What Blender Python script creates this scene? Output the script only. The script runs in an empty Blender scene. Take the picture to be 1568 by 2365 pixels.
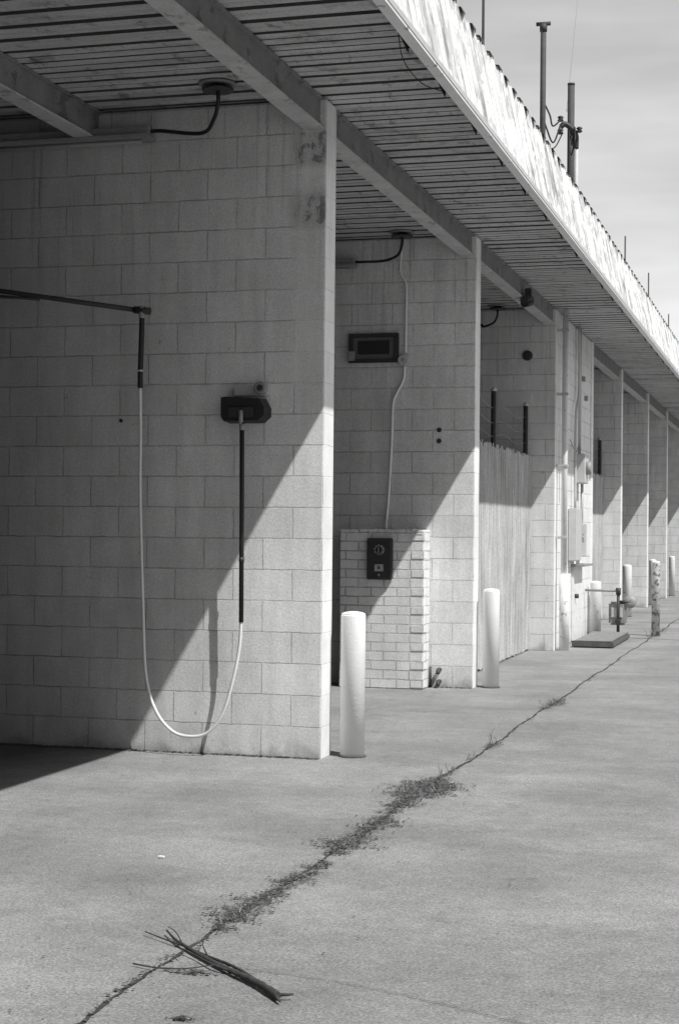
import bpy, bmesh, math, random
from mathutils import Vector, Matrix
random.seed(7)
sc = bpy.context.scene
COL = sc.collection

# ------------------------------------------------------------------ materials
def newmat(name):
    m = bpy.data.materials.new(name); m.use_nodes = True
    nt = m.node_tree; b = nt.nodes['Principled BSDF']
    return m, nt, b
def N(nt, t, **kw):
    n = nt.nodes.new(t)
    for k, v in kw.items(): setattr(n, k, v)
    return n
def mth(nt, op, a, b=None, clamp=False):
    n = N(nt, 'ShaderNodeMath', operation=op); n.use_clamp = clamp
    for i, s in enumerate((a, b)):
        if s is None: continue
        if isinstance(s, (int, float)): n.inputs[i].default_value = s
        else: nt.links.new(s, n.inputs[i])
    return n.outputs[0]
def noise(nt, vec, scale, detail=4, rough=.55):
    n = N(nt, 'ShaderNodeTexNoise'); n.inputs['Scale'].default_value = scale
    n.inputs['Detail'].default_value = min(detail, 4); n.inputs['Roughness'].default_value = rough
    if vec is not None: nt.links.new(vec, n.inputs['Vector'])
    return n.outputs['Fac']
def ramp(nt, fac, stops):
    n = N(nt, 'ShaderNodeValToRGB'); e = n.color_ramp.elements
    while len(e) < len(stops): e.new(.5)
    for el, (p, v) in zip(e, stops): el.position = p; el.color = (v, v, v, 1)
    nt.links.new(fac, n.inputs[0]); return n.outputs[0]
def pos(nt):
    return N(nt, 'ShaderNodeNewGeometry').outputs['Position']
def mapped(nt, vec, scale=(1, 1, 1), loc=(0, 0, 0)):
    n = N(nt, 'ShaderNodeMapping'); n.inputs['Scale'].default_value = scale
    n.inputs['Location'].default_value = loc; nt.links.new(vec, n.inputs[0]); return n.outputs[0]
def bump(nt, b, h, dist, strength=1.0):
    n = N(nt, 'ShaderNodeBump'); n.inputs['Distance'].default_value = dist
    n.inputs['Strength'].default_value = strength
    nt.links.new(h, n.inputs['Height']); nt.links.new(n.outputs[0], b.inputs['Normal'])
def maprange(nt, v, a, b_, c=0., d=1.):
    n = N(nt, 'ShaderNodeMapRange'); n.clamp = True
    for i, x in enumerate((a, b_, c, d)): n.inputs[i + 1].default_value = x
    nt.links.new(v, n.inputs[0]); return n.outputs[0]
def white_speck(nt, p, cell, lo, hi):
    s = N(nt, 'ShaderNodeVectorMath', operation='SNAP'); nt.links.new(p, s.inputs[0]); s.inputs[1].default_value = (cell, cell, cell)
    w_ = N(nt, 'ShaderNodeTexWhiteNoise', noise_dimensions='3D'); nt.links.new(s.outputs[0], w_.inputs['Vector'])
    return maprange(nt, w_.outputs['Value'], 0, 1, lo, hi)

def simple(name, v, rough=.7, var=.15, scale=12, metal=0, bmp=.002, spots=None):
    m, nt, b = newmat(name); p = pos(nt)
    n1 = noise(nt, p, scale, 4); n2 = noise(nt, p, scale * 9, 3)
    f = mth(nt, 'ADD', mth(nt, 'MULTIPLY', n1, .6), mth(nt, 'MULTIPLY', n2, .4))
    c = ramp(nt, f, [(.3, max(0, v * (1 - var))), (.7, v * (1 + var))])
    if spots:
        s = ramp(nt, noise(nt, p, spots[0], 6, .7), [(spots[1], 1), (spots[1] + .05, spots[2])])
        c = mth(nt, 'MULTIPLY', c, s)
    nt.links.new(c, b.inputs['Base Color'])
    b.inputs['Roughness'].default_value = rough; b.inputs['Metallic'].default_value = metal
    bump(nt, b, n2, bmp)
    return m

def masonry(name, base, bw, rh, mortar, dark=.72, bdist=.006, shift=0.0, grime_and_shade=True, near=False, g=(.80, 1.12, .93, 1.05)):
    m, nt, b = newmat(name); p = pos(nt)
    sp = N(nt, 'ShaderNodeSeparateXYZ'); nt.links.new(p, sp.inputs[0])
    u = mth(nt, 'ADD', mth(nt, 'ADD', sp.outputs[0], sp.outputs[1]), shift)
    wob = mth(nt, 'MULTIPLY', mth(nt, 'SUBTRACT', noise(nt, p, 9, 3), .5), .016)
    cb = N(nt, 'ShaderNodeCombineXYZ')
    nt.links.new(mth(nt, 'ADD', u, wob), cb.inputs[0])
    nt.links.new(mth(nt, 'ADD', sp.outputs[2], wob), cb.inputs[1])
    br = N(nt, 'ShaderNodeTexBrick'); br.offset = .5
    nt.links.new(cb.outputs[0], br.inputs['Vector'])
    br.inputs['Scale'].default_value = 1; br.inputs['Brick Width'].default_value = bw
    br.inputs['Row Height'].default_value = rh; br.inputs['Mortar Size'].default_value = mortar
    br.inputs['Mortar Smooth'].default_value = .5
    br.inputs['Color1'].default_value = (.92, .92, .92, 1); br.inputs['Color2'].default_value = (1, 1, 1, 1)
    br.inputs['Mortar'].default_value = (.965, .965, .965, 1)
    mn = ramp(nt, noise(nt, p, 2.8, 4, .7), [(.40, .0), (.62, 1)])
    mfac = mth(nt, 'MULTIPLY', br.outputs['Fac'], mn)
    hfac = br.outputs['Fac']
    big = ramp(nt, noise(nt, p, .9, 5, .6), [(.3, .86), (.7, 1.04)])
    streak = ramp(nt, noise(nt, mapped(nt, p, (6, 6, .7)), 1.6, 5, .6), [(.3, .88), (.62, 1.02)])
    mott = ramp(nt, noise(nt, p, 7, 4, .7), [(.3, .93), (.7, 1.04)])
    grain = mth(nt, 'MULTIPLY', ramp(nt, noise(nt, p, 75, 3, .8), [(.30, g[0]), (.70, g[1])]), white_speck(nt, p, .009, g[2], g[3]))
    dirt = None
    if near:
        xin = maprange(nt, sp.outputs[0], -.27, -.20)
        filled = mth(nt, 'MULTIPLY', xin, maprange(nt, sp.outputs[2], 2.2, 2.5))
        keep = mth(nt, 'SUBTRACT', 1, mth(nt, 'MULTIPLY', filled, .85))
        mfac = mth(nt, 'MULTIPLY', mfac, keep); hfac = mth(nt, 'MULTIPLY', hfac, keep)
        z1 = mth(nt, 'MULTIPLY', maprange(nt, sp.outputs[2], 3.82, 3.87), maprange(nt, sp.outputs[2], 4.14, 4.06))
        z2 = mth(nt, 'MULTIPLY', maprange(nt, sp.outputs[2], 3.42, 3.48), maprange(nt, sp.outputs[2], 3.72, 3.64))
        zz = mth(nt, 'ADD', z1, z2)
        n_ = noise(nt, mapped(nt, p, (1, 1, .6)), 20, 4, .75)
        nx = mth(nt, 'ADD', n_, maprange(nt, sp.outputs[0], -.22, 0, -.03, .08))
        dirt = ramp(nt, mth(nt, 'MULTIPLY', mth(nt, 'MULTIPLY', zz, xin), nx), [(.0, 1), (.35, .82), (.53, .74), (.60, .38), (.7, .30)])
    mcol = mth(nt, 'SUBTRACT', 1, mth(nt, 'MULTIPLY', mfac, 1 - dark))
    c = mth(nt, 'MULTIPLY', br.outputs['Color'], base)
    for k in (mcol, big, streak, mott, grain): c = mth(nt, 'MULTIPLY', c, k)
    if dirt is not None: c = mth(nt, 'MULTIPLY', c, dirt)
    if grime_and_shade:
        low = mth(nt, 'ADD', mth(nt, 'MULTIPLY', sp.outputs[2], 2.2), mth(nt, 'MULTIPLY', noise(nt, p, 5, 5), .9))
        c = mth(nt, 'MULTIPLY', c, ramp(nt, low, [(.36, .5), (.60, .88), (1.0, 1)]))
        c = mth(nt, 'MULTIPLY', c, ramp(nt, noise(nt, p, 6.5, 6, .75), [(.67, 1), (.72, .66)]))
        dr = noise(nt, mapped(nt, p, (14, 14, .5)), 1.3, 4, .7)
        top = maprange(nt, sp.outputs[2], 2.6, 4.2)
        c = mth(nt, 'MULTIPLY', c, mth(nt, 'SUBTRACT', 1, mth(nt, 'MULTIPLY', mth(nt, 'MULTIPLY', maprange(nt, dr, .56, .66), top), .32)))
        bay_shade = mth(nt, 'ADD', sp.outputs[0], mth(nt, 'MULTIPLY', noise(nt, mapped(nt, p, (1, 1, .6)), 1.1, 4), 1.2))
        c = mth(nt, 'MULTIPLY', c, maprange(nt, bay_shade, -1.9, .3, .45, 1))  # bay shade painted into the wall colour, darker deeper inside
    nt.links.new(c, b.inputs['Base Color']); b.inputs['Roughness'].default_value = .75
    h = mth(nt, 'SUBTRACT', mth(nt, 'MULTIPLY', noise(nt, p, 55, 4, .7), .32), hfac)
    bump(nt, b, h, bdist)
    return m

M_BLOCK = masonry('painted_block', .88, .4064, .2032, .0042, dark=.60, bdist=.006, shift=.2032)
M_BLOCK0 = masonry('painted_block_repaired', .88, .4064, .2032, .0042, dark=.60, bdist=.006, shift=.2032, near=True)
M_END = masonry('painted_block_lit_end', .92, 3.0, .2032, .003, dark=.8, bdist=.002, shift=.5, grime_and_shade=False, g=(.93, 1.03, .97, 1.02))  # lit copy of the block paint, extra sun brightness put into the colour
M_BRICK = masonry('painted_brick', .88, .25, .086, .006, dark=.55, bdist=.016, grime_and_shade=False)
M_WHITE = simple('white_paint', .82, .5, .05, 8, spots=(7, .66, .8))
M_WHITE_WORN = simple('worn_white_paint', .74, .6, .1, 8, spots=(9, .62, .35))
M_RUSTY = simple('peeling_paint', .55, .7, .2, 10, spots=(14, .52, .3))
M_DECKG = simple('deck_groove_dark', .09, .8, .3, 5)  # darker tone for the deck grooves
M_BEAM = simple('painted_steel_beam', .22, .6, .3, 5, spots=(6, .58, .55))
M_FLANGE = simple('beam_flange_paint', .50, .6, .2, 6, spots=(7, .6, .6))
M_DARK = simple('dark_metal', .035, .5, .3, 20)
M_BLACK = simple('black_rubber', .015, .6, .2, 20)
M_GREY = simple('grey_metal', .28, .5, .15, 14)
M_LGREY = simple('light_grey_metal', .5, .5, .12, 14)
M_HOSE = simple('white_hose', .72, .4, .05, 20)
M_POLE = simple('weathered_steel', .055, .7, .35, 14)
M_WOOD = simple('dead_wood', .05, .9, .4, 40)
M_WEED = simple('dry_weeds', .07, .9, .7, 30)
M_WEED2 = simple('pale_straw', .26, .9, .4, 30)
M_DEBRIS = simple('dirt_debris', .08, .95, .5, 40)
M_ROOF = simple('roofing', .3, .9, .15, 4)
M_LABEL = simple('label', .45, .6, .2, 30, spots=(60, .55, .4))
M_CRACK = simple('joint_dirt', .045, .95, .5, 30)
M_BACK = simple('fence_backing', .14, .9, .3, 8)

def deck_mat():
    m, nt, b = newmat('painted_deck'); p = pos(nt)
    c = ramp(nt, noise(nt, mapped(nt, p, (.5, 5, 1)), 2.2, 4, .7), [(.3, .38), (.7, .62)])
    c = mth(nt, 'MULTIPLY', c, ramp(nt, noise(nt, p, 3.1, 4, .75), [(.56, 1), (.66, .58)]))
    c = mth(nt, 'MULTIPLY', c, ramp(nt, noise(nt, mapped(nt, p, (1, .4, 1)), 9, 4, .75), [(.58, 1), (.66, .5)]))
    c = mth(nt, 'MULTIPLY', c, ramp(nt, noise(nt, p, 60, 3, .8), [(.3, .78), (.7, 1.18)]))
    nt.links.new(c, b.inputs['Base Color']); b.inputs['Roughness'].default_value = .6
    bump(nt, b, noise(nt, p, 6, 4), .012); return m
M_DECK = deck_mat()
def slat_mat():
    m, nt, b = newmat('bamboo_slat'); p = pos(nt)
    c = ramp(nt, noise(nt, mapped(nt, p, (1, 30, .8)), 1.3, 4, .7), [(.32, .26), (.5, .46), (.68, .60)])
    c = mth(nt, 'MULTIPLY', c, ramp(nt, noise(nt, p, 60, 3, .8), [(.3, .7), (.7, 1.2)]))
    c = mth(nt, 'MULTIPLY', c, ramp(nt, noise(nt, p, 1.5, 4, .7), [(.3, .8), (.7, 1.1)]))
    nt.links.new(c, b.inputs['Base Color']); b.inputs['Roughness'].default_value = .8; return m
M_BAMBOO = slat_mat()
def fascia_mat():
    m, nt, b = newmat('weathered_white_sheet'); p = pos(nt)
    c = ramp(nt, noise(nt, mapped(nt, p, (1, 9, .9)), 1.5, 4, .8), [(.38, .34), (.48, .72), (.7, .86)])
    c = mth(nt, 'MULTIPLY', c, ramp(nt, noise(nt, mapped(nt, p, (1, 1.6, .5)), 5, 4, .8), [(.50, 1), (.56, .66)]))
    nt.links.new(c, b.inputs['Base Color']); b.inputs['Roughness'].default_value = .55
    return m
M_FASCIA = fascia_mat()

def ground_mat():
    m, nt, b = newmat('worn_concrete'); p = pos(nt)
    big = ramp(nt, noise(nt, mapped(nt, p, (1, .7, 1)), 1.0, 4, .65), [(.3, .76), (.7, 1.20)])
    sweep = ramp(nt, noise(nt, mapped(nt, p, (.5, 1.3, 1), (3, 1, 0)), 1.2, 4, .6), [(.32, .84), (.6, 1.06)])
    mid = ramp(nt, noise(nt, p, 11, 4, .75), [(.3, .86), (.7, 1.10)])
    grain = ramp(nt, noise(nt, p, 85, 4, .85), [(.32, .55), (.68, 1.45)])
    speck = white_speck(nt, p, .0075, .80, 1.20)
    spots = ramp(nt, noise(nt, p, 24, 3, .6), [(.68, 1), (.73, .55)])
    ptch = ramp(nt, noise(nt, p, 2.6, 4, .75), [(.62, 1), (.70, .80)])
    c = None
    for k in (big, sweep, mid, grain, speck, spots, ptch):
        c = mth(nt, 'MULTIPLY', k, .262) if c is None else mth(nt, 'MULTIPLY', c, k)
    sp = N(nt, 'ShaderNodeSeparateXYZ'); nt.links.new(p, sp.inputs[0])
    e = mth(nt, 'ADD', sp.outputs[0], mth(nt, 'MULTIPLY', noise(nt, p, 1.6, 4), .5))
    c = mth(nt, 'MULTIPLY', c, maprange(nt, e, -1.7, -.9, .30, 1))  # shade under the roof painted into the floor colour
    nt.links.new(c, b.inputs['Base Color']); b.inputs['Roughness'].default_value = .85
    h = mth(nt, 'ADD', mth(nt, 'MULTIPLY', noise(nt, p, 90, 4, .7), .7), noise(nt, p, 12, 4))
    bump(nt, b, h, .006)
    return m
M_GROUND = ground_mat()

# ------------------------------------------------------------------ helpers
def empty(name):
    e = bpy.data.objects.new(name, None); COL.objects.link(e); return e
def mesh_obj(name, verts, faces, mat, parent=None, smooth=False):
    me = bpy.data.meshes.new(name); me.from_pydata([tuple(v) for v in verts], [], faces); me.update()
    ob = bpy.data.objects.new(name, me); COL.objects.link(ob)
    for mm in (mat if isinstance(mat, (list, tuple)) else [mat]): me.materials.append(mm)
    if smooth:
        for pl in me.polygons: pl.use_smooth = True
    if parent: ob.parent = parent
    return ob
def box(name, x, y, z, mat, parent=None, bevel=0):
    bm = bmesh.new(); bmesh.ops.create_cube(bm, size=1)
    for v in bm.verts:
        v.co = Vector(((x[0] + x[1]) / 2 + v.co.x * (x[1] - x[0]), (y[0] + y[1]) / 2 + v.co.y * (y[1] - y[0]), (z[0] + z[1]) / 2 + v.co.z * (z[1] - z[0])))
    if bevel: bmesh.ops.bevel(bm, geom=bm.edges[:], offset=bevel, segments=2, affect='EDGES')
    me = bpy.data.meshes.new(name); bm.to_mesh(me); bm.free()
    ob = bpy.data.objects.new(name, me); COL.objects.link(ob); me.materials.append(mat)
    if parent: ob.parent = parent
    return ob
def catmull(pts, n=8):
    P = [Vector(p) for p in pts]; P = [2 * P[0] - P[1]] + P + [2 * P[-1] - P[-2]]; out = []
    for i in range(1, len(P) - 2):
        for k in range(n):
            t = k / n; a, b_, c, d = P[i - 1:i + 3]
            out.append(.5 * ((2 * b_) + (c - a) * t + (2 * a - 5 * b_ + 4 * c - d) * t * t + (3 * b_ - a - 3 * c + d) * t ** 3))
    out.append(P[-2]); return out
def tube(name, pts, r, mat, parent=None, smooth_path=True, seg=10, r1=None, jit=0):
    P = catmull(pts) if smooth_path and len(pts) > 2 else [Vector(p) for p in pts]
    V = []; F = []; up = None; n = len(P)
    for i, p in enumerate(P):
        t = (P[min(i + 1, n - 1)] - P[max(i - 1, 0)]).normalized()
        if up is None:
            up = t.orthogonal().normalized()
        up = (up - t * up.dot(t)).normalized(); s = t.cross(up)
        rr = r if r1 is None else r + (r1 - r) * i / (n - 1)
        for k in range(seg):
            a = 2 * math.pi * k / seg; q = rr * (1 + random.uniform(-jit, jit)); V.append(p + up * math.cos(a) * q + s * math.sin(a) * q)
    for i in range(n - 1):
        for k in range(seg):
            F.append((i * seg + k, i * seg + (k + 1) % seg, (i + 1) * seg + (k + 1) % seg, (i + 1) * seg + k))
    F.append(tuple(range(seg - 1, -1, -1))); F.append(tuple(range((n - 1) * seg, n * seg)))
    ob = mesh_obj(name, V, F, mat, parent, True)
    for pl in ob.data.polygons[-2:]: pl.use_smooth = False
    return ob
def lathe(name, prof, c, mat, parent=None, seg=32, axis='Z'):
    V = []; F = []
    for r, h in prof:
        for k in range(seg):
            a = 2 * math.pi * k / seg
            q = (r * math.cos(a), r * math.sin(a), h)
            if axis == 'Y': q = (q[0], -q[2], q[1])
            if axis == 'X': q = (q[2], q[0], q[1])
            V.append((c[0] + q[0], c[1] + q[1], c[2] + q[2]))
    for i in range(len(prof) - 1):
        for k in range(seg): F.append((i * seg + k, i * seg + (k + 1) % seg, (i + 1) * seg + (k + 1) % seg, (i + 1) * seg + k))
    F.append(tuple(range(seg))[::-1]); F.append(tuple(range((len(prof) - 1) * seg, len(prof) * seg)))
    ob = mesh_obj(name, V, F, mat, parent, False)
    for pl in ob.data.polygons[:-2]: pl.use_smooth = True
    return ob

# ------------------------------------------------------------------ ground
S = 600
mesh_obj('concrete_ground', [(-S, -S, 0), (S, -S, 0), (S, S, 0), (-S, S, 0)], [(0, 1, 2, 3)], M_GROUND)

JX = lambda y: .92 + .012 * math.sin(y * 1.7) + .008 * math.sin(y * 5.1)
def strip(name, path, wfun, z, mat, parent=None):
    V = []; F = []
    for i, (x, y) in enumerate(path):
        x2, y2 = path[min(i + 1, len(path) - 1)]; x1, y1 = path[max(i - 1, 0)]
        d = Vector((x2 - x1, y2 - y1)); d.normalize(); n = Vector((-d.y, d.x)); w = wfun(i)
        V += [(x + n.x * w, y + n.y * w, z), (x - n.x * w * random.uniform(.6, 1.2), y - n.y * w, z)]
        if i: F.append((2 * i - 2, 2 * i - 1, 2 * i + 1, 2 * i))
    return mesh_obj(name, V, F, mat, parent)
jt = empty('pavement_joint')
pth = []; y = -9.5
while y < 45:
    pth.append((JX(y) + random.uniform(-.006, .006), y)); y += .05
strip('crack', pth, lambda i: .004 + .009 * random.random() ** 2, .004, M_CRACK, jt)
pth = [(.25 + i * .04, 13.35 - .012 * i + random.uniform(-.01, .01)) for i in range(160)]
strip('cross_joint', pth, lambda i: .018, .0045, M_CRACK, jt)
pth = []
for i in range(90):
    pth.append((1.15 + i * .02, -4.95 - .006 * i + .05 * math.sin(i * .07) + random.uniform(-.006, .006)))
strip('hairline_crack', pth, lambda i: .0008 + .0014 * random.random(), .005, M_DEBRIS, jt)

def blades(name, spec, mats, parent=None):
    V = []; F = []; MI = []
    for (x0, y0, sx, sy, n, L, lift) in spec:
        for _ in range(n):
            px = random.gauss(x0, sx); py = y0 + random.uniform(-sy, sy) * (1 if random.random() < .8 else 1.2)
            a = random.uniform(0, 2 * math.pi); l = L * random.uniform(.3, 1.6); w = random.uniform(.0008, .0024)
            up = lift * random.uniform(0, 1) ** 3 * l
            b0 = Vector((px, py, random.uniform(.004, .012))); d = Vector((math.cos(a), math.sin(a), 0)); s = Vector((-d.y, d.x, 0)) * w
            dd = Vector((math.cos(a + random.uniform(-.7, .7)), math.sin(a + random.uniform(-.7, .7)), 0))
            mid = b0 + d * l * .5 + Vector((0, 0, up * .75)); tip = mid + dd * l * .5 + Vector((0, 0, up * .25))
            k = len(V); V += [b0 - s, b0 + s, mid + s * .8, mid - s * .8, tip]
            F += [(k, k + 1, k + 2, k + 3), (k + 3, k + 2, k + 4)]; mi = 0 if random.random() < .64 else 1; MI += [mi, mi]
    ob = mesh_obj(name, V, F, mats, parent)
    for pl, mi in zip(ob.data.polygons, MI): pl.material_index = mi
    return ob
spec = []
def clump(ya, yb, wid, dens, L=.045, lift=.35):
    y = ya
    while y < yb:
        t = (y - ya) / (yb - ya); w = wid * (.3 + .7 * math.sin(math.pi * min(1, max(0, t)))) * random.uniform(.45, 1.35)
        if random.random() < .93:
            spec.append((JX(y) + random.uniform(-.02, .03), y, w, .04, int(dens * w / .05), L * random.uniform(.6, 1.3), lift * random.uniform(.4, 2)))
        y += .045
clump(-4.5, -3.75, .050, 46); clump(-3.8, -3.1, .042, 44)
clump(-3.0, -2.45, .066, 52); clump(-2.5, -1.88, .052, 46)
clump(-1.85, -1.3, .052, 48); clump(-1.35, -.55, .095, 56)
clump(-.52, -.05, .020, 32, .06, 1.5)
clump(-5.9, -4.5, .010, 22, .03, .4)
clump(.85, 1.25, .024, 26, .055, 1.2)
clump(3.5, 4.4, .045, 22, .065, .7)
for yy in (.2, 1.8, 2.6, 6.2, 6.7, 8.3, 9.1): clump(yy, yy + .2, .013, 22, .04, 1)
clump(13, 15.5, .05, 6, .09, 1.0)
spec.append((1.04, -5.05, .04, .02, 30, .04, .5)); spec.append((1.2, -5.55, .022, .015, 24, .03, .5))
blades('weeds', spec, [M_WEED, M_WEED2])

V = []; F = []
def flake(px, py, r, z=.006):
    k = len(V); n = random.randint(4, 6); a0 = random.random() * 6
    for i in range(n):
        a = a0 + 2 * math.pi * i / n; V.append((px + r * math.cos(a) * random.uniform(.5, 1.2), py + r * math.sin(a) * random.uniform(.5, 1.2), z + random.uniform(0, r * .5)))
    F.append(tuple(range(k, k + n)))
for (x0, y0, sx, sy, n, L, lift) in spec:
    for _ in range(int(n * 1.1)): flake(random.gauss(x0, sx * 1.0), y0 + random.uniform(-sy, sy), random.uniform(.003, .011))
for _ in range(200): flake(random.uniform(-2, 4), random.uniform(-6, 8), random.uniform(.002, .009))
for _ in range(1100): flake(random.uniform(-3.5, 0), -abs(random.gauss(0, .018)) - .004, random.uniform(.003, .012))
for _ in range(300): flake(random.uniform(-2.5, 0), 5.07 - abs(random.gauss(0, .02)) - .004, random.uniform(.004, .014))
for _ in range(110): flake(random.gauss(.95, .3), random.uniform(-5.7, -2), random.uniform(.002, .007))
mesh_obj('dirt_litter', V, F, M_DEBRIS)
box('paper_scrap', (.21, .236), (-3.3, -3.28), (.004, .010), M_WHITE)

# fallen branch
br = empty('fallen_branch')
tube('main_stem', [(1.41, -5.27, .016), (1.31, -5.16, .018), (1.20, -5.06, .016), (1.06, -4.93, .014), (.93, -4.80, .016), (.84, -4.70, .018), (.77, -4.60, .02)], .0135, M_WOOD, br, r1=.003, jit=.18)
tube('side_stem', [(1.30, -5.13, .014), (1.17, -5.0, .02), (1.03, -4.88, .016), (.90, -4.77, .014), (.80, -4.70, .014), (.70, -4.63, .016)], .006, M_WOOD, br, r1=.002, jit=.15)
tube('side_stem_b', [(1.2, -5.05, .014), (1.1, -5.0, .02), (1.0, -4.9, .018), (.92, -4.83, .02)], .005, M_WOOD, br, r1=.002, jit=.15)
tube('twig_1', [(1.04, -4.90, .02), (.98, -4.79, .03), (.96, -4.70, .04)], .003, M_WOOD, br, r1=.0012)
tube('twig_2', [(.90, -4.77, .015), (.83, -4.66, .03), (.78, -4.62, .04)], .003, M_WOOD, br, r1=.0012)
tube('twig_3', [(1.40, -5.26, .016), (1.44, -5.26, .02), (1.455, -5.25, .02)], .006, M_WOOD, br, r1=.003)
tube('twig_4', [(1.40, -5.27, .016), (1.43, -5.31, .012)], .007, M_WOOD, br, r1=.004)
tw = empty('twig')
tube('stem', [(.82, -5.03, .01), (.92, -5.06, .012), (1.02, -5.05, .015), (1.10, -5.0, .02), (1.16, -4.96, .01)], .003, M_WOOD, tw, r1=.0015)

# ------------------------------------------------------------------ building
bld = empty('car_wash_building')
TH = .24; DZ = 4.29
WALLS = [-5.14, 0, 5.075, 10.28, 13.9, 18.0, 22.95, 27.7, 32.6, 37.5, 42.4, 47.3]
for i, w in enumerate(WALLS):
    y0, y1 = (w, w + .2) if w == -5.14 else (w, w + TH)
    ob = box(f'bay_wall_{i}', (-8.0, 0.0), (y0, y1), (-.05, DZ - .012), M_BLOCK0 if w == 0 else M_BLOCK, bld, .006)
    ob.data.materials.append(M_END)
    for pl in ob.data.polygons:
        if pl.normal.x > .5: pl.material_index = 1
box('bay_wall_end', (-8.0, 0.0), (-13.0, -12.76), (-.05, DZ - .012), M_BLOCK, bld, .004)
box('back_wall', (-8.26, -8.003), (-13, 47.6), (-.05, DZ - .012), M_BLOCK, bld)
box('equipment_room_front', (-.25, -.015), (10.521, 13.899), (-.05, DZ - .013), M_BLOCK, bld)

# ribbed deck
V = []; F = []; MI = []; y = -13.0; x0, x1 = -8.3, .938
prof = []
while y < 48:
    h = random.uniform(-.003, .003)
    prof += [(y, DZ + h, 0), (y + .092, DZ + h, 0), (y + .095, DZ + .010, 1), (y + .101, DZ, 0), (y + .184, DZ - h, 1), (y + .188, DZ + .050, 1), (y + .222, DZ + .050, 1)]; y += .228
for (yy, zz, mi) in prof: V += [(x0, yy, zz), (x1, yy, zz)]
for i in range(len(prof) - 1): F.append((2 * i, 2 * i + 1, 2 * i + 3, 2 * i + 2)); MI.append(prof[i][2])
ob = mesh_obj('ribbed_deck', V, F, [M_DECK, M_DECKG], bld)
for pl, mi in zip(ob.data.polygons, MI): pl.material_index = mi
box('roof_slab', (-8.3, .84), (-13, 48), (DZ + .06, DZ + .11), M_ROOF, bld)

def ibeam(name, xc, y0, y1, zb, zt, w=.13):
    box(name + '_bottom_flange', (xc - w / 2, xc + w / 2), (y0, y1), (zb, zb + .014), M_FLANGE, bld)
    box(name + '_web', (xc - .012 + .03, xc + .012 + .03), (y0, y1), (zb + .014, zt - .014), M_BEAM, bld)
    box(name + '_top_flange', (xc - w / 2, xc + w / 2), (y0, y1), (zt - .014, zt), M_BEAM, bld)
for k, xc in enumerate((-.085, -1.64, -3.2, -4.8, -6.4)):
    ibeam(f'beam_{k}', xc, -12.9, 47.9, 4.083, DZ - .006)

# fascia
V = []; F = []; prof = []; y = -13.0
while y < 48:
    prof += [(y, 0), (y + .12, 0), (y + .13, .012), (y + .17, .012)]; y += .18
B0, T0 = (1.01, 4.06), (.86, 4.80)
for i, (yy, dd) in enumerate(prof):
    V += [(B0[0] + dd, yy, B0[1]), (T0[0] + dd, yy, T0[1])]
for i in range(len(prof) - 1): F.append((2 * i, 2 * i + 1, 2 * i + 3, 2 * i + 2))
mesh_obj('fascia_sheet', V, F, M_FASCIA, bld)
box('fascia_bottom_trim', (.975, 1.036), (-13, 48), (4.036, 4.052), M_WHITE_WORN, bld)
box('fascia_edge_trim', (1.028, 1.040), (-13, 48), (4.053, 4.085), M_LGREY, bld)
box('fascia_inner_closure', (.958, .966), (-13, 48), (4.055, 4.20), M_BEAM, bld)
mesh_obj('fascia_back', [(.855, -13, 4.35), (.85, -13, 4.79), (.85, 48, 4.79), (.855, 48, 4.35)], [(0, 1, 2, 3)], M_ROOF, bld)
V = []; F = []; y = -13
while y < 48:
    k = len(V); h = random.uniform(-.002, .004); q = random.uniform(-.02, .03)
    V += [(.85, y, 4.803 + h), (.884, y + .02, 4.803 + h), (.884, y + .16, 4.803 + h), (.85, y + .18, 4.803 + h),
          (.897, y + .08 + q, 4.755 + random.uniform(-.02, .01))]
    F += [(k, k + 1, k + 2, k + 3), (k + 1, k + 4, k + 2)]; y += .36 if random.random() < .5 else .27
mesh_obj('fascia_cap', V, F, M_DARK, bld)
y = -12.6; i = 0
while y < 47:
    k0 = random.uniform(-.05, .05)
    mesh_obj(f'fascia_clip_{i}', [(.92, y + k0, 4.10), (.957, y + k0, 4.10), (.957, y + k0, 4.02), (.92, y + k0 + .04, 4.10), (.957, y + k0 + .04, 4.10), (.957, y + k0 + .04, 4.02)],
             [(0, 1, 2), (3, 5, 4), (0, 2, 5, 3), (0, 3, 4, 1)], M_DARK, bld); y += .98; i += 1
tube('loose_soffit_wire', [(.80, -1.35, 4.28), (.80, -1.2, 4.14), (.86, -1.0, 4.06), (.95, -.85, 4.045)], .003, M_BLACK, bld)

# brick pier with bay control box
pier = empty('brick_pier')
box('pier_body', (-1.23, -.42), (4.80, 5.073), (0, 1.49), M_BRICK, pier, .008)
for k in range(9):
    x0 = -1.23 + k * .09
    box(f'cap_brick_{k}', (x0 + .003, x0 + .087), (4.79, 5.07), (1.44, 1.496 + random.uniform(-.006, .004)), M_BRICK, pier, .008)
z = .012; k = 0
while z < 1.40:
    if k % 2 == 0: box(f'quoin_{k}', (-.54, -.416 + random.uniform(-.002, .004)), (4.796 - random.uniform(0, .003), 4.93), (z, z + .076), M_BRICK, pier, .006)
    z += .086; k += 1
cb = empty('wash_control_box')
box('housing', (-.955, -.71), (4.745, 4.799), (1.02, 1.41), simple('control_box_metal', .06, .5, .3, 20), cb, .01)
box('door', (-.935, -.73), (4.737, 4.744), (1.04, 1.39), M_DARK, cb, .002)
lathe('dial_plate', [(.052, 0), (.052, .004), (.045, .006)], (-.832, 4.736, 1.30), simple('worn_dial', .12, .6, .3, 40), cb, axis='Y')
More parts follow.
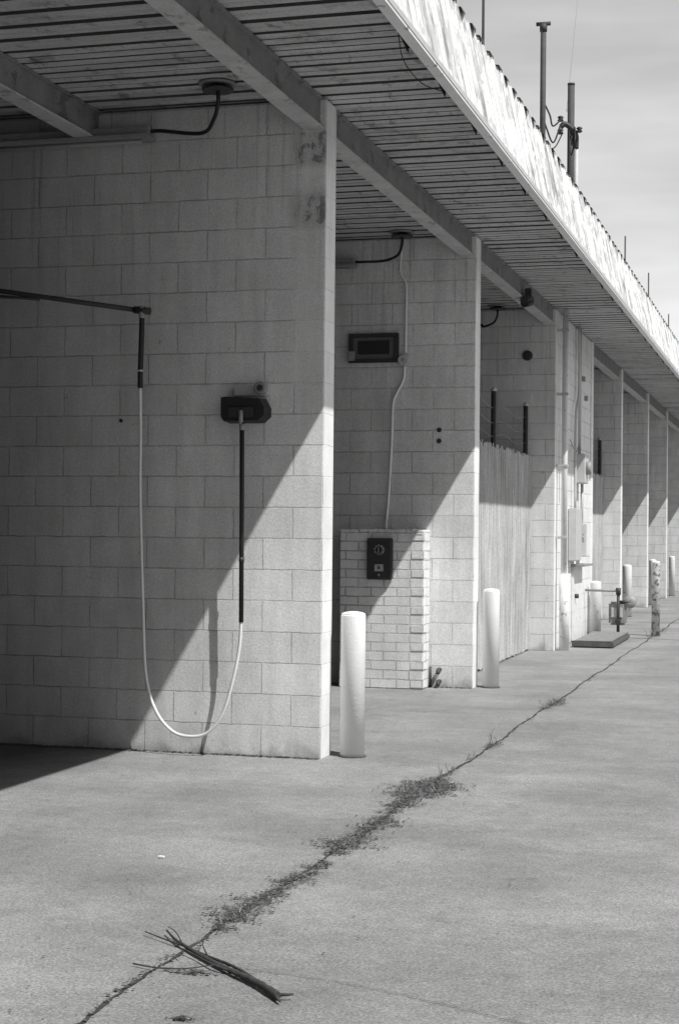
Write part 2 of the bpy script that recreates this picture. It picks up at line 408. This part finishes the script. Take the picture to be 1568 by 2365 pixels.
for k in range(7):
    a = math.pi * (k / 6) * 1.3 - .47
    lathe(f'dial_mark_{k}', [(.008, 0), (.008, .002)], (-.832 + .042 * math.cos(a), 4.7295, 1.30 + .042 * math.sin(a)), M_LABEL, cb, 8, axis='Y')
lathe('dial_knob', [(.026, 0), (.024, .02)], (-.832, 4.729, 1.30), M_BLACK, cb, axis='Y')
box('knob_bar', (-.836, -.828), (4.700, 4.709), (1.275, 1.325), M_GREY, cb)
box('label', (-.875, -.79), (4.731, 4.736), (1.10, 1.165), M_LABEL, cb)
box('coin_slot', (-.84, -.825), (4.727, 4.7305), (1.12, 1.15), M_BLACK, cb)
lathe('lock', [(.012, 0), (.012, .008)], (-.832, 4.736, 1.065), M_GREY, cb, axis='Y')

sg = empty('wall_display_frame')
box('frame_top', (-1.23, -.74), (5.03, 5.073), (3.335, 3.37), M_DARK, sg, .004)
box('frame_bottom', (-1.23, -.74), (5.03, 5.073), (3.09, 3.125), M_DARK, sg, .004)
box('frame_left', (-1.23, -1.19), (5.032, 5.073), (3.126, 3.334), M_DARK, sg)
box('frame_right', (-.78, -.74), (5.032, 5.073), (3.126, 3.334), M_DARK, sg)
box('panel', (-1.189, -.781), (5.05, 5.073), (3.126, 3.334), simple('dim_panel', .12, .5), sg)
box('window', (-1.14, -.83), (5.044, 5.0495), (3.17, 3.30), M_BLACK, sg)
box('chip', (-1.225, -1.165), (5.02, 5.029), (3.11, 3.2), M_GREY, sg)

cd = empty('electrical_conduit')
tube('conduit_pipe', [(-.71, 5.05, 4.28), (-.73, 5.05, 4.0), (-.715, 5.05, 3.92), (-.67, 5.05, 3.82), (-.67, 5.05, 3.5), (-.67, 5.05, 3.18)], .011, M_WHITE, cd)
tube('conduit_lower', [(-.68, 5.05, 3.05), (-.69, 5.05, 2.92), (-.76, 5.05, 2.78), (-.79, 5.05, 2.68), (-.80, 5.05, 2.3), (-.825, 5.05, 1.8), (-.85, 5.05, 1.50)], .012, M_WHITE, cd)
lathe('junction_box', [(.055, 0), (.055, .04), (.045, .05)], (-.69, 5.073, 3.11), M_LGREY, cd, axis='Y')
lathe('junction_screw', [(.014, 0), (.012, .008)], (-.69, 5.023, 3.11), M_GREY, cd, axis='Y')
for nm, x, z in (('wall_socket_a', -.34, 2.44), ('wall_socket_b', -.34, 2.335)):
    lathe(nm, [(.022, 0), (.022, .012), (.012, .016)], (x, 5.073, z), M_DARK, bld, axis='Y')
hb = empty('hose_bib')
tube('upper_outlet', [(-.315, 5.07, .17), (-.315, 5.0, .17), (-.315, 4.98, .14)], .02, M_DARK, hb)
tube('lower_outlet', [(-.315, 5.07, .06), (-.315, 5.0, .06), (-.315, 4.98, .03)], .02, M_DARK, hb)
tube('supply_pipe', [(-.40, 5.04, .2), (-.40, 5.04, .0)], .012, M_DARK, hb)

def light(xm, ym, yw, xr, zc, L=1.6):
    e = empty('strip_light')
    lathe('ceiling_box', [(.10, 0), (.10, .015), (.045, .02), (.045, .05)][::-1], (xm, ym, DZ - .055), M_DARK, e)
    lathe('ceiling_plate', [(.12, 0), (.12, .012)], (xm, ym, DZ - .018), M_GREY, e)
    tube('flex_conduit', [(xm, ym, DZ - .04), (xm - .005, ym + .02, DZ - .12), (xm - .07, ym + .12, DZ - .20), (xm - .22, (ym + yw) / 2 + .06, DZ - .235), (xr + .08, yw - .09, zc + .02), (xr, yw - .07, zc + .025)], .013, M_BLACK, e)
    box('fixture_body', (xr - L, xr), (yw - .12, yw - .004), (zc - .005, zc + .055), M_GREY, e, .006)
    box('fixture_reflector', (xr - L - .01, xr + .01), (yw - .17, yw - .02), (zc - .03, zc - .006), M_GREY, e, .004)
    tube('lamp_tube', [(xr - L + .05, yw - .1, zc - .045), (xr - .05, yw - .1, zc - .045)], .013, M_GREY, e)
    return e
light(-.57, -.49, 0, -1.19, 4.09)
light(-.65, 4.78, 5.073, -1.16, 4.03)
light(-.68, 9.95, 10.28, -1.0, 4.06)
light(-.68, 22.6, 22.95, -1.0, 4.06)

bm_ = empty('spray_boom')
tube('boom_pipe', [(-3.6, -.25, 3.26), (-2.19, -.25, 3.06), (-1.2, -.25, 2.905)], .017, M_DARK, bm_, False)
tube('boom_lower_rod', [(-3.6, -.25, 3.16), (-2.19, -.25, 3.025), (-1.9, -.25, 2.995)], .010, M_DARK, bm_, False)
box('wall_bracket', (-3.66, -3.54), (-.28, -.003), (3.1, 3.34), M_DARK, bm_, .01)
tube('boom_elbow', [(-1.22, -.25, 2.908), (-1.11, -.25, 2.895)], .025, M_DARK, bm_, False)
tube('swivel', [(-1.165, -.25, 2.93), (-1.165, -.25, 2.85)], .022, M_GREY, bm_, False)
tube('hose_guard', [(-1.165, -.25, 2.86), (-1.172, -.24, 2.7), (-1.185, -.22, 2.52), (-1.19, -.21, 2.40)], .018, M_BLACK, bm_)
lathe('hose_collar', [(.0195, 0), (.0195, .012)], (-1.184, -.222, 2.505), M_LGREY, bm_)
hs = empty('pressure_hose')
tube('hose', [(-1.19, -.21, 2.42), (-1.20, -.17, 2.1), (-1.21, -.14, 1.68), (-1.19, -.12, .96), (-1.165, -.12, .52), (-1.09, -.13, .29), (-.97, -.14, .16), (-.84, -.15, .13), (-.72, -.15, .16), (-.62, -.15, .28), (-.55, -.15, .5), (-.51, -.14, .72), (-.50, -.14, .92)], .0105, M_HOSE, hs)
gh = empty('spray_gun_holder')
V = []
def ring(pts, yy):
    for p in pts: V.append((p[0], yy, p[1]))
outline = [(-.66, 2.205), (-.64, 2.175), (-.40, 2.175), (-.355, 2.215), (-.355, 2.27), (-.39, 2.335), (-.62, 2.35), (-.66, 2.345)]
ring(outline, -.003); ring([(x * .97 - .012, 2.26 + (z - 2.26) * .9) for x, z in outline], -.15)
n = len(outline)
mesh_obj('hood', V, [(k, (k + 1) % n, (k + 1) % n + n, k + n) for k in range(n)] + [tuple(range(n, 2 * n))], M_BLACK, gh)
box('inner_trim', (-.6, -.42), (-.157, -.151), (2.20, 2.275), M_DARK, gh, .003)
box('mount_plate', (-.60, -.37), (-.06, -.002), (2.352, 2.42), M_LGREY, gh, .006)
lathe('gauge', [(.042, 0), (.042, .03), (.034, .034)], (-.405, -.061, 2.40), M_GREY, gh, axis='Y')
lathe('gauge_face', [(.02, 0), (.02, .004)], (-.405, -.096, 2.40), M_DARK, gh, axis='Y')
tube('gun_handle', [(-.51, -.165, 2.25), (-.505, -.17, 2.16)], .014, M_GREY, gh, False)
wd = empty('spray_wand')
tube('lance', [(-.50, -.165, 2.17), (-.50, -.15, 1.6), (-.50, -.14, .88)], .0155, M_BLACK, wd, False)
lathe('lance_tip', [(.018, 0), (.018, .03)], (-.50, -.145, 1.27), M_DARK, wd)
lathe('lance_collar', [(.0175, 0), (.0175, .04)], (-.50, -.165, 2.12), M_GREY, wd)
lathe('wall_stud', [(.012, 0), (.012, .008)], (-1.41, -.001, 2.20), M_DARK, bld, axis='Y')

lathe('wall_vent', [(.062, 0), (.062, .03), (.045, .035)], (-.35, 10.278, 3.69), M_DARK, bld, axis='Y')
cm = empty('security_camera')
box('mount', (-.02, .05), (8.0, 8.07), (4.08, 4.2), M_DARK, cm, .005)
tube('camera_body', [(.0, 7.88, 4.02), (.02, 8.12, 4.06)], .05, M_BLACK, cm, False)
tube('camera_shield', [(.0, 7.84, 4.05), (.02, 8.14, 4.10)], .045, M_DARK, cm, False)

# ------------------------------------------------------------------ slatted fences
def fence(ya, yb, posts):
    e = empty('bamboo_fence'); V = []; F = []; y = ya; X = -.30
    while y < yb:
        w = random.uniform(.020, .032); t = 2.42 + random.uniform(-.03, .04); lx = random.uniform(-.004, .004); b = random.uniform(.01, .04); k = len(V)
        tl = random.uniform(-.007, .007)
        V += [(X + lx, y, b), (X + lx + .009, y + w * .5, b), (X + lx, y + w, b), (X + lx, y + tl, t), (X + lx + .009, y + w * .5 + tl, t), (X + lx, y + w + tl, t)]
        F += [(k, k + 1, k + 4, k + 3), (k + 1, k + 2, k + 5, k + 4)]; y += w + random.uniform(.0, .005)
    mesh_obj('slats', V, F, M_BAMBOO, e)
    box('windscreen_backing', (X - .012, X - .010), (ya, yb), (.03, 2.36), M_BACK, e)
    for i, py in enumerate(posts):
        tube(f'post_{i}', [(X - .05, py, 0), (X - .05, py, 3.05)], .03, M_POLE, e, False)
        lathe(f'post_cap_{i}', [(.036, 0), (.03, .03), (.008, .05)], (X - .05, py, 3.05), M_LGREY, e, 12)
    for z in (2.6, 2.75, 2.92):
        pts = []
        for k in range(13):
            q = ya + (yb - ya) * k / 12; pts.append((X - .05, q, z - .06 * math.sin(math.pi * k / 12 * 3) ** 2))
        tube(f'barbed_wire_{int(z*100)}', pts, .0025, M_GREY, e, True, 5)
    tube('top_rail', [(X - .05, ya, 2.36), (X - .05, yb, 2.36)], .02, M_GREY, e, False)
    return e
fence(5.33, 10.27, (5.45, 7.95, 10.15))
fence(14.16, 17.98, (14.3, 17.9))

# ------------------------------------------------------------------ bollards
def bollard(x, y, h, r=.081, mat=None, dome=.02):
    mat = mat or M_WHITE_WORN
    e = empty('bollard')
    lathe('pipe', [(r, 0), (r, h - .03), (r * .98, h - .02)], (x, y, 0), mat, e)
    lathe('cap', [(r * .98, 0), (r * .96, .006), (r * .75, dome * .7), (r * .35, dome), (.004, dome * 1.08)], (x, y, h - .02), M_WHITE, e)
    lathe('footing', [(r + .012, 0), (r + .004, .012)], (x, y, .0), M_DEBRIS, e)
    return e
bollard(.155, .21, .95, mat=M_WHITE)
bollard(.14, 5.25, .94, .079, mat=M_WHITE)
bollard(.10, 13.75, .78, .08)
bollard(.0, 19.15, .92, .08)
bollard(.95, 13.84, 1.08, .06, M_RUSTY)
bollard(.0, 29.4, .94, .07)
bollard(.0, 24.2, .94, .07)

dp = empty('downpipe')
tube('sleeve', [(.11, 10.42, 0), (.11, 10.42, .96)], .062, M_WHITE_WORN, dp, False, 20)
tube('pipe', [(.10, 10.42, .9), (.10, 10.42, 4.27)], .038, M_WHITE_WORN, dp, False, 16)
tube('side_pipe', [(.05, 10.75, 2.0), (.05, 10.75, 4.27)], .022, M_LGREY, dp, False, 12)
for i, z in enumerate((1.4, 2.3, 3.2, 4.0)):
    box(f'strap_{i}', (.0, .145), (10.375, 10.465), (z, z + .03), M_LGREY, dp, .003)

el = empty('electrical_meter_panel')
box('meter_can', (-.013, .13), (12.15, 12.6), (2.15, 2.55), M_LGREY, el, .01)
lathe('meter_glass', [(.09, 0), (.09, .05), (.07, .07)], (.13, 12.38, 2.36), M_GREY, el, axis='X')
box('breaker_panel', (-.013, .09), (11.6, 12.2), (1.1, 1.8), M_LGREY, el, .01)
box('small_panel', (-.013, .14), (12.4, 12.75), (1.15, 1.6), M_WHITE_WORN, el, .01)
box('panel_shadow_gap', (-.013, .02), (12.22, 12.38), (1.2, 1.75), M_DARK, el)
tube('riser_a', [(.04, 12.3, 2.55), (.04, 12.3, 4.27)], .022, M_LGREY, el, False)
tube('riser_b', [(.04, 11.9, 1.8), (.04, 11.9, 3.0), (.04, 12.2, 3.4), (.04, 12.2, 4.27)], .018, M_LGREY, el)
tube('riser_c', [(.04, 12.6, 1.6), (.04, 12.6, 2.15)], .02, M_LGREY, el, False)
tube('wire_loop', [(.03, 11.4, 2.7), (.06, 11.8, 2.55), (.06, 12.1, 2.7), (.05, 12.3, 2.6)], .006, M_GREY, el)
for i, (yy, z) in enumerate(((11.0, 3.75), (11.1, 3.55), (11.0, 3.3), (12.9, 3.6), (13.2, 3.35))):
    box(f'junction_{i}', (-.013, .03), (yy, yy + .10), (z, z + .07), M_GREY, el, .004)
dr = empty('equipment_room_door')
box('door_leaf', (-.013, .02), (12.0, 12.85), (.02, 1.02), M_WHITE_WORN, dr, .004)
box('door_hood', (-.013, .16), (11.95, 12.9), (1.02, 1.05), M_GREY, dr)
lathe('door_knob', [(.03, 0), (.03, .05)], (.02, 12.1, .62), M_DARK, dr, axis='X')

pad = empty('concrete_pad')
box('slab', (.13, .66), (11.0, 13.1), (.0, .085), simple('dark_slab_edge', .09, .9, .4, 12), pad, .02)
box('slab_top', (.16, .63), (11.04, 13.06), (.0845, .092), simple('slab_top', .20, .9, .3, 12), pad)

gm = empty('gas_meter')
tube('riser', [(.47, 13.33, 0), (.47, 13.33, .68)], .022, M_DARK, gm, False)
box('meter_body', (.33, .58), (13.36, 13.55), (.17, .50), M_GREY, gm, .03)
box('meter_face', (.37, .53), (13.345, 13.359), (.28, .42), M_LGREY, gm, .004)
lathe('regulator', [(.03, 0), (.085, .015), (.09, .03), (.085, .045), (.03, .06)], (.63, 13.42, .50), M_GREY, gm, axis='Y')
tube('regulator_neck', [(.47, 13.38, .50), (.63, 13.38, .50)], .022, M_DARK, gm, False)
tube('supply_to_wall', [(.47, 13.33, .66), (-.0, 13.33, .66)], .018, M_GREY, gm, False)
tube('union', [(.47, 13.33, .60), (.47, 13.33, .70)], .036, M_DARK, gm, False)
lathe('valve', [(.04, 0), (.04, .05)], (.47, 13.30, .22), M_DARK, gm, axis='Y')

# ------------------------------------------------------------------ rooftop pipes
vp = empty('roof_vent_pipe')
tube('pipe', [(.5, 5.84, 4.40), (.5, 5.84, 6.46)], .028, M_POLE, vp, False)
tube('tee', [(.43, 5.84, 6.475), (.57, 5.84, 6.475)], .02, M_POLE, vp, False)
tube('collar', [(.5, 5.84, 6.40), (.5, 5.84, 6.47)], .036, M_POLE, vp, False)
ms = empty('service_mast')
tube('pipe', [(.5, 7.85, 4.40), (.5, 7.85, 6.41)], .038, M_POLE, ms, False)
lathe('mast_top', [(.041, 0), (.041, .02)], (.5, 7.85, 6.40), M_POLE, ms)
tube('side_pipe', [(.56, 7.87, 4.40), (.56, 7.87, 5.75)], .022, M_LGREY, ms, False)
tube('weatherhead', [(.555, 7.87, 5.7), (.55, 7.84, 5.86), (.45, 7.8, 5.96), (.40, 7.78, 5.93)], .03, M_DARK, ms)
for i, (a, b, c) in enumerate(((.40, 7.75, 5.98), (.60, 7.8, 5.86), (.40, 7.75, 5.84))):
    lathe(f'insulator_{i}', [(.02, 0), (.036, .012), (.02, .03), (.036, .045), (.02, .06)], (a, b, c), M_DARK, ms, 14)
tube('wire_a', [(.42, 7.76, 6.02), (.40, 7.2, 5.80), (.47, 6.5, 5.74), (.50, 5.86, 5.72)], .009, M_BLACK, ms)
tube('wire_b', [(.40, 7.76, 5.95), (.42, 7.1, 5.60), (.44, 6.5, 5.60), (.49, 5.86, 5.60)], .009, M_BLACK, ms)
tube('wire_c', [(.42, 7.76, 5.85), (.41, 7.3, 5.60), (.42, 6.7, 5.45), (.49, 5.86, 5.42)], .007, M_BLACK, ms)
tube('drip_loop', [(.55, 7.8, 5.92), (.58, 7.6, 5.74), (.53, 7.7, 5.60), (.5, 7.8, 5.66)], .009, M_BLACK, ms)
tube('service_drop', [(.46, 7.8, 6.1), (-2.5, 31, 15.4), (-5.4, 54, 25.4)], .004, M_GREY, ms, True, 5)
for i, (yy, top) in enumerate(((2.72, 6.7), (13.6, 5.74), (17.3, 5.78), (21.5, 5.64))):
    a = empty('roof_antenna_rod')
    tube('rod', [(.5, yy, 4.40), (.5, yy, top)], .011, M_POLE, a, False, 8)
    lathe('base', [(.05, 0), (.05, .02), (.02, .06)], (.5, yy, 4.40), M_GREY, a, 12)

# ------------------------------------------------------------------ light
sd = Vector((1.0, -.6, 1.70)).normalized()
sun = bpy.data.lights.new('sun', 'SUN'); sun.energy = 5.0; sun.angle = math.radians(.55); sun.color = (1, .995, .985)
so = bpy.data.objects.new('sun', sun); COL.objects.link(so); so.rotation_euler = sd.to_track_quat('Z', 'Y').to_euler(); so.location = (10, -10, 20)
w = bpy.data.worlds.new('World'); sc.world = w; w.use_nodes = True; nt = w.node_tree
bg = nt.nodes['Background']; sky = N(nt, 'ShaderNodeTexSky', sky_type='NISHITA'); sky.sun_disc = False
sky.sun_elevation = math.asin(sd.z); sky.sun_rotation = math.atan2(sd.x, sd.y)
bwn = N(nt, 'ShaderNodeRGBToBW'); nt.links.new(sky.outputs[0], bwn.inputs[0])
tc = N(nt, 'ShaderNodeTexCoord')
sp = N(nt, 'ShaderNodeSeparateXYZ'); nt.links.new(tc.outputs['Generated'], sp.inputs[0])
cl = noise(nt, mapped(nt, tc.outputs['Generated'], (1.2, 1.2, 6)), 2.2, 4, .6)
dirn = mth(nt, 'ADD', mth(nt, 'MULTIPLY', sp.outputs[1], .8), mth(nt, 'MULTIPLY', sp.outputs[0], .5))
veil = mth(nt, 'MULTIPLY', maprange(nt, dirn, .05, .55), maprange(nt, sp.outputs[2], .85, .40))  # bright veil also stretched out of view toward +X, added to light wall ends
lowc = maprange(nt, sp.outputs[2], .02, .28, .62, 1.0)
cf = mth(nt, 'ADD', 1, mth(nt, 'MULTIPLY', mth(nt, 'MULTIPLY', veil, lowc), ramp(nt, cl, [(.34, 2.3), (.66, 3.6)])))
v = mth(nt, 'MULTIPLY', bwn.outputs[0], cf)
nt.links.new(v, bg.inputs['Color']); bg.inputs['Strength'].default_value = .06
sc.view_settings.view_transform = 'Standard'; sc.view_settings.look = 'None'; sc.view_settings.exposure = 0

# ------------------------------------------------------------------ camera
cam = bpy.data.cameras.new('camera'); co = bpy.data.objects.new('camera', cam); COL.objects.link(co); sc.camera = co
yaw, pitch, roll = .2744, .0109, .0096
f = Vector((-math.sin(yaw) * math.cos(pitch), math.cos(yaw) * math.cos(pitch), math.sin(pitch)))
r = Vector((math.cos(yaw), math.sin(yaw), 0)); u = r.cross(f)
r2 = math.cos(roll) * r + math.sin(roll) * u; u2 = -math.sin(roll) * r + math.cos(roll) * u
m = Matrix((r2, u2, -f)).transposed().to_4x4(); m.translation = Vector((2.9902, -10.2232, 1.4829)); co.matrix_world = m
cam.sensor_fit = 'VERTICAL'; cam.sensor_height = 36; cam.sensor_width = 24; cam.lens = 3804.78 / 2365 * 36
cam.clip_start = .1; cam.clip_end = 2000
